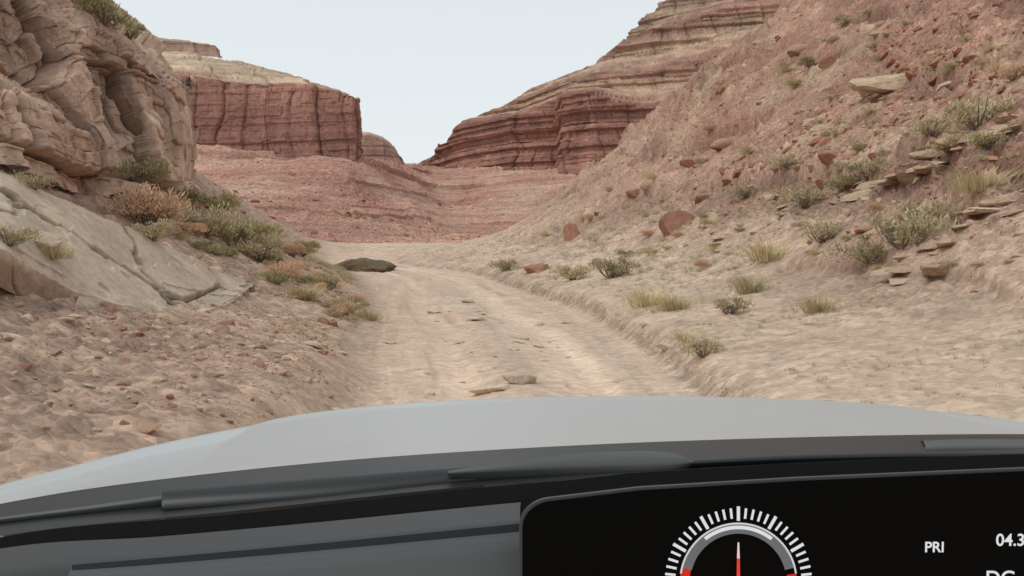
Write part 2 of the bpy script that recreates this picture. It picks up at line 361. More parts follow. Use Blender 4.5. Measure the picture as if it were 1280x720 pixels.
# ---------------------------------------------------------------- back talus
tb=[(60,300,150),(245,300,180),(350,302,200),(443,306,220),(520,306,245),(560,305,255),(600,306,255),(700,306,235),(800,306,215),(950,306,200)]
tm=[(60,240,250),(245,245,255),(350,250,258),(443,258,262),(520,272,300),(570,283,330),(610,280,330),(700,260,310),(800,250,300),(950,240,280)]
tt=[(60,182,360),(245,186,342),(350,190,337),(443,199,333),(505,209,480),(535,206,640),(600,209,570),(700,212,490),(800,212,465),(950,190,450)]
tt2=[(60,175,375),(245,178,355),(350,184,350),(443,194,345),(505,206,560),(535,203,700),(600,205,620),(700,208,520),(800,208,500),(950,186,480)]
def talz(g): return strat(g[...,2]*.34+fbm(g*.02,4,s=8)*.6,4,.12)
def dtal(g,n,U,V):
    s_=talz(g); br=np.clip(fbm(g*.03,3,s=83)*2+.8,0,1)
    a,b_,i=worley(g*.22,97)
    gul=-np.abs(fbm(g*np.array([.016,.006,.006]),3,s=15))
    return (s_-.5)*3.8*br+gul*6+fbm(g*.12,5,s=10,g=.6)*1.1+(i>.7)*np.clip(b_-a,0,.4)*2
def ctal(g,U,V):
    s_=talz(g); s2=strat(g[...,2]*1.0+fbm(g*.04,4,s=9)*.8,5,.2); k=fbm(g*.03,4,s=19); a,b_,i=worley(g*.22,97)
    t=np.clip(k*1.5+.45,0,1)[...,None]; c=lin(160,114,98)*(1-t)+lin(178,138,118)*t
    r=(np.clip(fbm(g*.02,3,s=24)*2,0,1)*.5)[...,None]; c=c*(1-r)+lin(174,150,124)*r
    return c*(.76+.28*s_+.18*s2+.1*i)[...,None]
sheet('talus_slope',[tb,tm,tt,tt2],[160,180,8],820,dtal,ctal,M_talus,smooth=False)
# ---------------------------------------------------------------- left mesa
lf=[(60,206,362),(150,206,360),(232,206,345),(300,208,341),(370,210,338),(425,212,335),(444,212,333),(450,212,352),(448,212,430)]
lt=[(60,80,365),(150,86,362),(232,94,348),(300,101,344),(370,107,341),(422,114,338),(441,119,336),(447,124,354),(446,135,430)]
l2=[(60,78,375),(150,80,375),(232,86,362),(300,96,354),(370,104,348),(422,112,343),(438,117,340),(443,122,358),(444,134,430)]
l3=[(60,62,430),(150,66,430),(232,68,425),(290,78,410),(350,94,385),(410,108,360),(432,115,350),(440,121,365),(441,133,440)]
l4=[(60,62,520),(150,66,520),(232,69,520),(290,79,500),(350,95,470),(410,109,430),(430,116,420),(438,123,430),(440,135,460)]
def mz(g): return g[...,2]*.13+fbm(g*.008,3,s=8)*.3
def mco(g): return g[...,0]+g[...,1]*.5+fbm(g*.04,3,s=3)*6, g[...,2]+fbm(g*.02,3,s=4)*1.5
def dmes(amp=1.,led=4,ter=0):
    def f(g,n,U,V):
        s,z=mco(g)
        v,bed,ez,ea=brick(s,z,17,40,7); v2,b2,ez2,ea2=brick(s,z,7,5,17); v3,b3,ez3,ea3=brick(s,z,2.5,1.6,27)
        s_=strat(mz(g),4,.08); s4=strat(g[...,2]*.3+fbm(g*.01,3,s=64)*.4,64,.1)
        return amp*((v-.5)*3.0+(s_-.5)*led+(s4-.5)*ter+(v2-.5)*1.3+(b2-.5)*1.6+(v3-.5)*.8-1.0*np.exp(-(ea/.6)**2)-.4*np.exp(-(ea2/.4)**2)+fbm(g*.07,5,s=10,g=.6)*1.5)
    return f
def cmes(cols):
    rc=rowcol(cols)
    def f(g,U,V):
        s,z=mco(g); v,bed,ez,ea=brick(s,z,17,40,7); v2,b2,ez2,ea2=brick(s,z,7,5,17)
        c=rc(V); s_=strat(mz(g),4,.1); s2=strat(g[...,2]*.5+fbm(g*.01,3,s=28)*.5,14,.3); s3=strat(g[...,2]*1.3+fbm(g*.01,3,s=38)*.6,15,.3)
        var=np.clip(fbm(g*np.array([.04,.04,.01]),5,s=44)*1.6,-1,1)
        return c*((.74+.18*s_+.2*s2+.12*s3+.05*v+.05*v2)*(1+.18*var)*(1-.2*np.exp(-(ea/.9)**2)))[...,None]
    return f
dk=lin(138,96,84); tan=lin(178,152,126)  # mesa rock colours lightened to stand in for distance haze
sheet('mesa',[lf,[(a,(b+b2)/2,(c+c2)/2) for (a,b,c),(a2,b2,c2) in zip(lf,lt)],lt,l2,l3,l4],[75,75,14,34,8],620,dmes(.6),cmes([lin(154,110,96),dk,lin(150,106,90),tan,lin(172,146,120),tan]),M_far,smooth=False,ulin=True,nblur=2)
cap=[[(60,68,432),(170,68,430),(230,68,430),(272,72,430),(277,73,440),(270,70,470)],
     [(60,45,434),(170,49,432),(230,52,432),(270,56,432),(275,62,442),(268,60,470)],
     [(60,42,450),(170,46,450),(225,50,450),(262,55,450),(270,60,452),(266,60,470)],[(60,46,500),(170,49,500),(225,52,500),(260,56,500),(266,61,500),(264,62,500)]]
sheet('mesa',cap,[24,8,6],200,dmes(.3),cmes([lin(156,126,108),lin(146,114,98),tan,tan]),M_far,smooth=False,ulin=True,nblur=2)
bu=[[(425,215,620),(443,213,612),(465,213,608),(490,213,610),(512,212,620),(520,212,660)],
    [(428,192,622),(444,190,616),(466,190,612),(488,194,614),(503,203,622),(510,208,660)],
    [(430,172,624),(446,169,618),(466,170,616),(482,178,618),(500,196,626),(506,205,660)],
    [(430,168,640),(446,166,640),(468,168,640),(486,177,640),(500,195,640),(505,205,670)],[(430,175,720),(446,175,720),(468,178,720),(486,185,720),(498,200,720),(505,208,720)]]
sheet('butte',bu,[24,24,8,6],140,dmes(.4),cmes([lin(162,122,108),lin(156,116,102),lin(164,126,110),tan,tan]),M_far,smooth=False)
# ---------------------------------------------------------------- right mesa
R0=[(520,222,660),(532,222,640),(575,226,585),(640,230,545),(702,238,478),(740,240,462),(800,236,455),(870,225,448),(960,205,440),(1150,160,430)]
R1=[(522,208,662),(540,196,642),(579,156,588),(640,148,548),(704,121,482),(738,117,468),(800,136,464),(870,126,456),(960,103,446),(1150,60,432)]
R2=[(523,208,680),(545,196,660),(590,151,620),(650,139,590),(712,113,525),(746,109,518),(805,116,510),(875,102,502),(965,78,493),(1150,30,485)]
R3=[(523,208,684),(550,195,664),(596,147,625),(656,122,594),(716,99,535),(750,94,528),(808,92,516),(878,74,508),(968,50,498),(1150,5,488)]
R4=[(523,208,700),(552,195,680),(602,147,650),(662,117,622),(726,94,600),(765,80,590),(818,68,575),(885,50,565),(972,28,555),(1150,-30,550)]
R5=[(523,208,704),(553,195,684),(604,147,654),(664,114,626),(732,89,604),(778,57,593),(828,34,578),(890,16,568),(976,-4,558),(1150,-60,553)]
R6=[(523,208,720),(554,195,700),(606,147,670),(668,113,645),(742,87,630),(788,49,620),(834,24,605),(896,5,595),(980,-20,585),(1150,-80,580)]
R7=[(523,208,724),(554,195,704),(607,147,674),(670,113,650),(744,86,634),(792,38,624),(838,-8,609),(900,-30,599),(985,-60,589),(1150,-120,585)]
R8=[(523,212,800),(554,200,800),(607,152,800),(670,118,800),(746,92,800),(797,44,800),(842,-4,800),(900,-28,800),(985,-58,800),(1150,-110,800)]
def ins(R,k):
    a,b_=R[3],R[4]; n=(a[0]+.9*(b_[0]-a[0]),a[1]+.9*(b_[1]-a[1]),a[2]+k*(b_[2]-a[2])); return R[:4]+[n]+R[4:]
RR=[ins(R,.2 if i<2 else .9) for i,R in enumerate([R0,R1,R2,R3,R4,R5,R6,R7,R8])]
sheet('mesa',RR,[100,20,32,30,32,30,40,8],820,dmes(.65,5,6),cmes([lin(160,116,100),lin(140,98,84),lin(170,142,116),lin(148,108,92),lin(172,146,120),lin(148,108,94),lin(172,146,122),lin(148,114,98),tan]),M_far,ulin=True,smooth=False,nblur=2)
# ---------------------------------------------------------------- ray placement
cam0=Vector((0,0,CZ))
def shoot(px,py):
    d=Vector(ray(px,py)).normalized(); best=None
    for t in TREES:
        h=t.ray_cast(cam0,d)
        if h[0] is not None and (best is None or h[3]<best[3]): best=h
    return best
# ---------------------------------------------------------------- rocks
def ico(sub):
    bm=bmesh.new(); bmesh.ops.create_icosphere(bm,subdivisions=sub,radius=1)
    v=np.array([x.co[:] for x in bm.verts]); f=np.array([[x.index for x in q.verts] for q in bm.faces]); bm.free(); return v,f
I1=ico(1);I2=ico(2);I4=ico(4)
def rockv(base,seed,flat=.6,nz=.03):
    r=np.random.default_rng(seed); v,f=base
    n=r.normal(size=(9,3)); n/=np.linalg.norm(n,axis=1,keepdims=True); n=np.concatenate([n,[[0,0,1]]]); d=r.uniform(.42,.85,10)
    dots=v@n.T; rad=np.min(np.where(dots>.05,d/np.maximum(dots,.05),9),axis=1); rad=np.minimum(rad,1.15)
    o=v*rad[:,None]; o*=1+fbm(o*2.2+seed,4,s=seed)[:,None]*nz*2
    return o*np.array([1,r.uniform(.6,.9),flat]),f
def rockmesh(name,seed,flat,mat,base=None,nz=.03):
    v,f=rockv(base or I4,seed,flat,nz); m=mkmesh(name,v,f,smooth=False); m.materials.append(mat); return m
RM={k:[rockmesh('rock',s*7+i,fl,mt,nz=nz) for s in range(5)] for i,(k,fl,mt,nz) in enumerate([('red',.7,M_rred,.06),('pale',.5,M_rpale,.03),('brown',.6,M_rbrown,.03),('flat',.22,M_rpale,.03),('ledge',.34,M_rledge,.07)])}
v_,f_=rockv(I4,303,.5,.14); v_=v_*1.15; v_[:,2]=np.maximum(v_[:,2],-.2)*(1.0-.75*np.clip(np.abs(v_[:,0]-.15),0,1)); v_[:,2]+=.1*fbm(v_*5,4,s=8)
dm=mkmesh('rock',v_,f_,smooth=False); dm.materials.append(M_rdark); RM['dark']=[dm]
def place_rock(px,py,wpx,kind,label,group=None,asp=1.,name='boulder',lift=.1,rot=None):
    h=shoot(px,py)
    if h is None: return
    s=wpx/2/F*h[0].y/.8
    o=bpy.data.objects.new(name,random.choice(RM[kind])); C.objects.link(o)
    o.location=h[0]+Vector((0,s*.3,s*lift)); o.scale=(s,s,s*asp); o.rotation_euler=rot or (random.uniform(-.2,.2),random.uniform(-.15,.15),random.uniform(-.6,.6))
    tag(o,label,'rock',group)
place_rock(714,300,28,'red','tall reddish boulder standing on the right slope left of the dark red block',asp=1.9,lift=.05)
place_rock(850,284,60,'red','large dark red block of rock low on the right slope, above the grey shrubs',asp=1.1,lift=-.08)
place_rock(672,340,30,'red','reddish boulder at foot of right slope beside the far bend of the road',lift=0)
place_rock(798,243,26,'red','small red boulder up the slope from the large dark red block',lift=0)
place_rock(880,250,24,'red','red boulder just right of and above the large dark red block',lift=0)
place_rock(836,436,30,'flat','pale grey rock by the right road edge, next to the yellow-green bush',asp=2.)
place_rock(649,480,34,'pale','pale upright stone at the centre of the road, just ahead of the hood',asp=1.3,lift=.25)
place_rock(615,490,50,'flat','low flat tan stone on the road at the edge of the hood',lift=.05)
place_rock(602,401,34,'flat','small flat whitish stone in the middle of the road',lift=.05)
place_rock(180,537,34,'brown','brown stone lying on the left bank above the corner of the hood')
place_rock(390,433,26,'pale','grey stone on the left bank beside the edge of the road')
place_rock(42,300,46,'pale','pale rounded boulder resting on the left end of the slab outcrop',asp=1.2)
place_rock(12,425,34,'pale','pale stone at the far left on the bank below the slab outcrop')
place_rock(444,339,78,'dark','dark brown-grey rock with tapered top at the bend where the road disappears',asp=.95,lift=.0,rot=(0,0,.1))
place_rock(1133,96,84,'ledge','broad flat tan slab high on the right slope',asp=.7,lift=-.05)
place_rock(1050,70,36,'red','reddish boulder high on the right slope left of the broad tan slab',lift=0)
place_rock(1245,262,44,'flat','pale flat ledge stone at the right edge of the picture, topmost of its row',lift=0)
place_rock(1212,266,34,'flat','pale flat ledge stone, second from the right in its row',lift=0)
place_rock(1180,338,60,'ledge','pale flat ledge stone below the large sage bush on the right slope',lift=-.06)
place_rock(1150,212,66,'ledge','long pale flat stone among the sage bushes on the right slope',lift=-.06)
place_rock(915,292,44,'ledge','pale flat stone above the yellow grass on the lower right slope',lift=-.06)
place_rock(1035,505,70,'flat','pale flat stone just over the right part of the hood',lift=0)
for i in range(46):
    place_rock(random.uniform(10,430),random.uniform(400,540),random.uniform(7,18),random.choice(['brown','brown','red','pale']),'loose stone among the rubble of the left bank','loose stones on the left bank',name='stone',lift=0)
for i in range(80):
    px=random.uniform(700,1280); py=random.uniform(0,300)
    if py<290-(px-640)*.75+35: continue
    place_rock(px,py,random.choice([8,10,12,15,20,30]),random.choice(['red','red','red','red','brown','ledge']),'rock lying on the steep right slope','rocks on the right slope',name='boulder',asp=random.uniform(.7,1.1),lift=-.15)
for i in range(60):
    t=random.random(); px=890+390*t; py=302-150*t+random.gauss(0,7)
    place_rock(px,py,random.choice([14,18,24,34,48]),'ledge','pale flat stone of the broken ledge running up the right slope','pale ledge stones across the right slope',name='ledge_stone',asp=random.uniform(.6,1.0),lift=-.15,rot=(random.uniform(-.1,.1),random.uniform(-.35,-.05),random.uniform(-.3,.3)))
for i in range(22):
    t=random.random()
    place_rock(1120+160*t,345-110*t+random.gauss(0,6),random.choice([18,26,38,50]),'ledge','pale flat stone of the low ledge near the right edge','pale ledge stones near the right edge',name='ledge_stone',asp=random.uniform(.5,.8),lift=-.15,rot=(random.uniform(-.1,.1),random.uniform(-.35,-.05),random.uniform(-.3,.3)))
for i in range(52):
    place_rock(random.gauss(640,90),random.uniform(365,498),random.choice([4,5,6,8,10,14,18]),random.choice(['pale','flat','flat']),'pale stone lying on the dirt road','pale stones on the road',name='stone',lift=.08)
def scatter(name,bases,pos,size,cols,mat,label,kindcat,tilt=1.):
    V=[];Fc=[];Cc=[];off=0
    idx=rng.integers(0,len(bases),len(pos))
    for b,(bv,bf,*bc) in enumerate(bases):
        s=idx==b; n=s.sum()
        if n==0: continue
        az=rng.uniform(0,6.28,n); tx=rng.normal(0,.35*tilt,n); c,s_=np.cos(az),np.sin(az); cx,sx=np.cos(tx),np.sin(tx)
        x=bv[None,:,0]*c[:,None]-bv[None,:,1]*s_[:,None]; y=bv[None,:,0]*s_[:,None]+bv[None,:,1]*c[:,None]; z=np.broadcast_to(bv[None,:,2],x.shape)
        y2=y*cx[:,None]-z*sx[:,None]; z2=y*sx[:,None]+z*cx[:,None]
        v=np.stack([x,y2,z2],-1)*size[s][:,None,None]+pos[s][:,None,:]
        V.append(v.reshape(-1,3)); Fc.append((bf[None]+ (np.arange(n)*len(bv))[:,None,None]+off).reshape(-1,bf.shape[1])); off+=n*len(bv)
        cc=np.repeat(cols[s][:,None,:],len(bv),1)
        if bc: cc=cc*bc[0][None]
        Cc.append(cc.reshape(-1,3))
    m=mkmesh(name,np.concatenate(V),np.concatenate(Fc),np.concatenate(Cc),smooth=False)
    o=link(name,m,mat); tag(o,label,kindcat,kind='stuff'); return o
def screemat():
    m,nt,b=newmat('scree_rock'); L=nt.links.new; at=N(nt,'ShaderNodeAttribute',attribute_name='Col'); tc=N(nt,'ShaderNodeTexCoord')
    n=N(nt,'ShaderNodeTexNoise'); n.inputs['Scale'].default_value=9; n.inputs['Detail'].default_value=6; L(tc.outputs['Object'],n.inputs['Vector'])
    vm=N(nt,'ShaderNodeVectorMath',operation='SCALE'); L(at.outputs['Color'],vm.inputs[0]); L(mapr(nt,n.outputs[0],.3,.7,.9,1.35),vm.inputs['Scale']); L(vm.outputs[0],b.inputs['Base Color'])
    b.inputs['Roughness'].default_value=.95; b.inputs['Specular IOR Level'].default_value=.1; return m
M_scree=screemat()
rb=[rockv(I2,100+i,random.uniform(.4,.7)) for i in range(5)]; rb1=[rockv(I1,120+i,random.uniform(.35,.6)) for i in range(5)]
def pick(g,mask,n,wt=None):
    ii=np.flatnonzero(mask.ravel())
    if wt is not None:
        ww=wt.ravel()[ii]; ii=rng.choice(ii,n,p=ww/ww.sum())
    else: ii=rng.choice(ii,n)
    return g.reshape(-1,3)[ii],ii
vis=(np.abs(g[...,0])<.75*np.abs(g[...,1])+2)&(g[...,1]>4)
dens=vn(g*.35,88)
pos,ii=pick(g,vis&(UU<3.3)&(UU>.8)&(g[...,1]<60)&(dens>-.2),8000)
sz=np.clip(rng.pareto(2.2,len(pos))*.012+.010,0,.13)*np.clip(pos[:,1]/11,.8,3)
cs=np.array([lin(158,128,108),lin(172,144,122),lin(188,164,142),lin(152,114,96)])[rng.integers(0,4,len(pos))]
scatter('rubble',rb,pos+np.array([0,0,.003]),sz,cs,M_scree,'brown stony rubble covering the left bank','rubble')
clus=np.clip(fbm(g*.12/np.sqrt(far)[...,None],4,s=201)*3+.5,.08,1)
pos,ii=pick(g,vis&(UU>6.7)&(g[...,1]<180),32000,wt=clus*np.clip((UU-7.8)/2.2,.03,1)*(1-.85*flat)*(1+YY/50))
s_r=np.clip((UU.ravel()[ii]-7.6)/1.8,.3,1)
sz=np.clip(rng.pareto(2.0,len(pos))*.018+.013,0,.2)*np.clip(pos[:,1]/12,.8,4.5)*s_r
cs=np.array([lin(158,114,94),lin(164,122,100),lin(180,150,126),lin(142,98,82),lin(188,166,142),lin(150,106,88)])[rng.integers(0,6,len(pos))]
scatter('rubble',rb1,pos-np.array([0,0,1])*sz[:,None]*.2,sz,cs,M_scree,'reddish broken rock strewn over the steep right slope','rubble')
pos,ii=pick(g,vis&(np.abs(UU-5.2)<1.7)&(g[...,1]<60),3000,wt=.3+gs(T,-.05,.2)+np.clip(np.abs(T)-.7,0,1)*2)
sz=np.clip(rng.pareto(2.3,len(pos))*.008+.006,0,.05)*np.clip(pos[:,1]/12,.8,2.4)
scatter('gravel',rb1,pos,sz,np.array([lin(202,182,160),lin(186,162,138)])[rng.integers(0,2,len(pos))],M_scree,'fine gravel strewn along the dirt road','gravel')
tk=[k for k in SHEETS if k.startswith('talus')][0]; tg=SHEETS[tk][0]
pos,ii=pick(tg,(np.abs(tg[...,0])<.6*tg[...,1]),12000)
sz=np.clip(rng.pareto(2.6,len(pos))*.22+.15,0,2.0)
cs=np.array([lin(154,108,92),lin(142,98,84),lin(174,136,116),lin(182,152,128)])[rng.integers(0,4,len(pos))]
scatter('rubble',rb1,pos,sz,cs,M_scree,'dark red fallen blocks covering the talus below the mesas','rubble')
# ---------------------------------------------------------------- plants
def shrub_geo(seed,kind):
    r=np.random.default_rng(seed); V=[];Fc=[];Cc=[]
    if kind=='grass':
        n=340; ang=r.uniform(0,6.28,n); rad=np.abs(r.normal(0,.22,n)); lean=r.uniform(.1,.9,n); L=r.uniform(.2,.6,n)
        for k in range(n):
            b=np.array([math.cos(ang[k])*rad[k],math.sin(ang[k])*rad[k],0]); a2=ang[k]+r.normal(0,.5); d=np.array([math.cos(a2)*lean[k],math.sin(a2)*lean[k],1]); d/=np.linalg.norm(d)
            sd=np.array([-math.sin(a2+1),math.cos(a2+1),0])*.007; mid=b+d*L[k]*.6; tip=b+d*L[k]+np.array([math.cos(a2),math.sin(a2),-.6])*.12*L[k]
            o=len(V); V+=[b-sd,b+sd,mid+sd*.8,mid-sd*.8,tip]; Fc+=[[o,o+1,o+2,o+3],[o+3,o+2,o+4]]; c=.8+.5*r.random(); Cc+=[[c*.85]*3,[c*.85]*3,[c]*3,[c]*3,[c*1.15]*3]
        return np.array(V),Fc,np.array(Cc)
    if kind=='brush':   # dense rounded dome of fine dry twigs
        lob=14; lc=np.stack([r.uniform(-.26,.26,lob),r.uniform(-.26,.26,lob),r.uniform(.12,.36,lob)],-1); lr=r.uniform(.14,.24,lob); n=3200
    else:
        lob=r.integers(7,12); lc=np.stack([r.uniform(-.34,.34,lob),r.uniform(-.34,.34,lob),r.uniform(.1,.32,lob)],-1); lr=r.uniform(.1,.22,lob); n=1700
    for k in range(n):
        j=r.integers(0,lob); d=r.normal(size=3); d/=np.linalg.norm(d); d[2]=abs(d[2])*1.0-.15 if r.random()<.8 else d[2]
        pp=lc[j]+d*lr[j]*r.uniform(.35,1.2)
        if pp[2]<0: continue
        up=d*.7+np.array([0,0,.8])+r.normal(size=3)*.35; up/=np.linalg.norm(up); sd=np.cross(up,r.normal(size=3)); sd/=np.linalg.norm(sd)+1e-6
        l=r.uniform(.03,.06); wd=l*(.2 if kind=='sage' else .13)
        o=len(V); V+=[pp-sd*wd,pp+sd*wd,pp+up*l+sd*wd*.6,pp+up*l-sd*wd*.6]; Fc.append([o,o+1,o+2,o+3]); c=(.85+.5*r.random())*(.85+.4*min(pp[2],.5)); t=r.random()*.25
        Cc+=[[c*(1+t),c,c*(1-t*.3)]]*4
    return np.array(V),Fc,np.array(Cc)
def stem_geo(seed):
    r=np.random.default_rng(seed); V=[];Fc=[]
    for k in range(26):
        a=r.uniform(0,6.28); e=np.array([math.cos(a)*r.uniform(.08,.38),math.sin(a)*r.uniform(.08,.38),r.uniform(.2,.45)]); m_=e*.5+np.array([e[0]*.15,e[1]*.15,-.03]); pts=[np.array([0,0,-.03]),m_,e]; rr2=[.014,.009,.003]
        o=len(V)
        for pt,rad in zip(pts,rr2):
            for q in range(4): V.append(pt+np.array([math.cos(q*1.57)*rad,math.sin(q*1.57)*rad,0]))
        for s in range(2):
            for q in range(4): Fc.append([o+s*4+q,o+s*4+(q+1)%4,o+s*4+4+(q+1)%4,o+s*4+4+q])
    return np.array(V),Fc
KC={'sage':lin(176,172,142),'green':lin(160,158,120),'brush':lin(196,174,148),'grass':lin(198,182,142)}
SH={}
for k in KC:
    SH[k]=[]
    for s in range(4):
        gk='sage' if k=='green' else k
        v,f,c=shrub_geo(s*11+len(k),gk)
        m=mkmesh('foliage',v,f,c*KC[k],smooth=False); m.materials.append(M_leaf); sv,sf=stem_geo(s+50); sm=mkmesh('stems',sv,sf,smooth=False); sm.materials.append(M_stem)
        SH[k].append((m,sm))
def plant(px,py,wpx,kind,label,group=None,hgt=1.):
    h=shoot(px,py)
    if h is None: return
    s=wpx/F*h[0].y/.8
    root=bpy.data.objects.new('grass_clump' if kind=='grass' else 'shrub',None); C.objects.link(root); root.empty_display_size=.1
    root.location=h[0]-Vector((0,0,.03*s)); root.scale=(s,s,s*hgt); root.rotation_euler=(0,0,random.uniform(0,6.28))
    fm,sm=random.choice(SH[kind]); link('blades' if kind=='grass' else 'foliage',fm,None,root)
    if kind!='grass' and wpx>24: link('stems',sm,None,root)
    tag(root,label,'grass clump' if kind=='grass' else 'shrub',group)
PL=[(42,236,40,'sage','small grey-green shrub at the foot of the left cliff, near the left edge'),
(12,305,52,'sage','grey-green shrub at the left edge of the picture, on the slab outcrop'),
(62,322,46,'grass','dry yellow clump on the slab beside the pale rounded boulder'),
(186,284,112,'brush','large tan dry brush behind the slab outcrop, below the cliff tower'),
(172,228,60,'green','green shrub directly under the cliff tower, left of the tan brush top'),
(236,262,62,'green','green shrub just right of the large tan brush'),
(268,266,60,'green','green shrub right of the cliff corner, upper of the line'),
(190,300,44,'sage','low grey shrub on the slab edge below the large tan brush'),
(255,294,66,'sage','grey-green shrub midway down the shrub line behind the slab'),
(292,308,78,'green','wide olive shrub behind the slab, lower in the shrub line'),
(322,326,56,'sage','grey shrub near the lower right tip of the slab'),
(342,290,20,'sage','small lone shrub against the red talus, left of the road bend'),
(376,320,40,'green','olive shrub on the bank crest above the bend'),
(355,350,46,'brush','grey-brown bush right of the slab tip'),
(380,374,46,'grass','yellow dry clump right of the slab on the bank'),
(410,362,40,'sage','low pale bush on the left bank near the road'),
(436,390,42,'sage','pale dry bush leaning over the left road edge'),
(462,400,30,'grass','small straw clump at the left road edge nearest the bend'),
(718,350,44,'sage','round grey-green shrub on the right flat, left one of the pair'),
(766,347,52,'sage','round grey-green shrub on the right flat, right one of the pair'),
(632,338,30,'sage','small shrub on the right verge at the far road bend'),
(810,382,50,'grass','yellow grass clump on the right bank left of the tall stalks'),
(842,388,46,'grass','tall yellow grass clump on the right bank beside the cut edge'),
(856,425,34,'grass','yellow grass clump just above the yellow-green bush at the road edge'),
(880,446,46,'sage','yellow-green bush by the pale grey rock at the right road edge'),
(912,392,46,'sage','pale green bush on the right flat, lower of two'),
(938,366,44,'grass','yellow clump on the right flat behind the pale green bush'),
(1022,390,46,'grass','leaning dry grass clump alone on the right flat'),
(960,325,56,'grass','yellow-green grass patch at the foot of the right slope'),
(1030,302,60,'sage','grey sage bush low on the right slope above the grass patch'),
(1090,328,70,'sage','sage bush on the right slope, lower left of the big cluster'),
(1128,308,84,'sage','largest sage bush in the middle of the right slope cluster'),
(1158,286,66,'sage','sage bush at the upper right of the big sage cluster'),
(1010,258,56,'sage','sage bush midway up the right slope left of the pale long stone'),
(1085,222,58,'sage','sage bush above the big cluster on the right slope'),
(1055,238,46,'green','green bush left of the sage above the big cluster'),
(1225,238,64,'grass','dry straw clump near the right edge, above the ledge stones'),
(1190,190,46,'sage','small grey bush left below the bright sage at the upper right'),
(1222,158,88,'sage','wide bright sage bush at the upper right of the slope'),
(1232,186,46,'green','dark green bush under the wide bright sage bush'),
(1166,170,48,'sage','sage bush left of the wide bright sage bush'),
(1268,100,34,'brush','small dry brush at the right edge, high on the slope'),
(1012,84,26,'green','small green bush high up near the ridge of the right slope'),
(930,248,34,'sage','small sage on the right slope above the dark red block'),
(985,210,30,'sage','small sage bush halfway between ridge and sage cluster'),
(130,30,62,'green','green bush on top of the left cliff, outlined against the sky'),
(160,48,36,'green','smaller bush on the cliff top right of the green bush')]
for a in PL: plant(*a[:5],hgt=random.uniform(.75,1.05))
for i in range(150):
    px=random.uniform(640,1280); py=random.uniform(10,345)
    if py<300-(px-640)*.75+20: continue
    k=random.choice(['sage','brush','grass','grass','sage','green'])
    if k=='grass': plant(px,py,random.uniform(10,24),k,'small dry grass clump dotting the right slope','grass clumps on the right slope',hgt=.8)
    else: plant(px,py,random.uniform(9,24),k,'small low desert shrub dotting the right slope','small shrubs on the right slope',hgt=.8)
for i in range(46):
    px=random.uniform(200,450); py=252+(px-210)*.5+random.uniform(-10,42)
    plant(px,py,random.uniform(12,34),random.choice(['sage','brush','brush','green']) ,'low scrub clump in the line of shrubs behind the slab','scrub behind the slab',hgt=.8)
gb=[]
for s in range(3):
    v,f,c=shrub_geo(s+5,'grass'); v=v[:40*5]; tri=[]
    for k in range(40): o=k*5; tri+=[[o,o+1,o+2],[o,o+2,o+3],[o+3,o+2,o+4]]
    gb.append((v,np.array(tri),c[:200]))
pos,ii=pick(g,vis&(((UU>7.2)&(UU<11))|((UU>2.2)&(UU<3.6)&(YY>14)))&(g[...,1]<120)&(dens>.0),4000)
sz=rng.uniform(.08,.26,len(pos))*np.clip(pos[:,1]/18,.7,3)
cs=np.array([lin(196,182,150),lin(182,172,138),lin(172,162,134)])[rng.integers(0,3,len(pos))]
scatter('dry_grass',gb,pos,sz,cs,M_leaf,'thin dry grass growing over the banks and slopes','grass',tilt=.3)
# ---------------------------------------------------------------- car
def simple(name,c,rough=.5,metal=0,spec=.5,bump=0,bs=300,emit=None,es=1,dust=0,dc=None,coat=0):
    m,nt,b=newmat(name); b.inputs['Base Color'].default_value=(*c,1); b.inputs['Roughness'].default_value=rough; b.inputs['Metallic'].default_value=metal; b.inputs['Specular IOR Level'].default_value=spec
    L=nt.links.new; b.inputs['Coat Weight'].default_value=coat; b.inputs['Coat Roughness'].default_value=.15
    if emit is not None: b.inputs['Emission Color'].default_value=(*emit,1); b.inputs['Emission Strength'].default_value=es
    if bump or dust:
        tc=N(nt,'ShaderNodeTexCoord'); n=N(nt,'ShaderNodeTexNoise'); n.inputs['Scale'].default_value=bs; n.inputs['Detail'].default_value=4; L(tc.outputs['Object'],n.inputs['Vector'])
    if bump:
        bp=N(nt,'ShaderNodeBump'); bp.inputs['Strength'].default_value=bump; bp.inputs['Distance'].default_value=.001; L(n.outputs[0],bp.inputs['Height']); L(bp.outputs[0],b.inputs['Normal'])
    if dust:
        n2=N(nt,'ShaderNodeTexNoise'); n2.inputs['Scale'].default_value=5; n2.inputs['Detail'].default_value=8; n2.inputs['Roughness'].default_value=.7; L(tc.outputs['Object'],n2.inputs['Vector'])
        f=math_(nt,'MULTIPLY',mapr(nt,n2.outputs[0],.3,.7,.2,1),mapr(nt,n.outputs[0],.35,.65,.2,1)); f=math_(nt,'MULTIPLY',f,dust)
        mx=N(nt,'ShaderNodeMixRGB'); L(f,mx.inputs[0]); mx.inputs[1].default_value=(*c,1); mx.inputs[2].default_value=(*dc,1); L(mx.outputs[0],b.inputs['Base Color'])
        L(mapr(nt,f,0,1,rough,.85),b.inputs['Roughness'])
    return m
M_paint=simple('silver_paint',(.5,.515,.52),.38,.12,.5,bump=.12,bs=140,dust=.45,dc=tuple(lin(190,184,172)),coat=.15)
M_cowl=simple('black_plastic',(.022,.023,.023),.4,0,.35,bump=.2,bs=500,dust=.1,dc=(.2,.19,.18))
M_wip=simple('wiper_rubber',(.008,.009,.009),.4)
M_wip2=simple('wiper_plastic',(.075,.077,.078),.5,dust=.1,dc=(.3,.28,.25),bs=300)  # paler plastic tone also paints in the curved reflection on the cowl
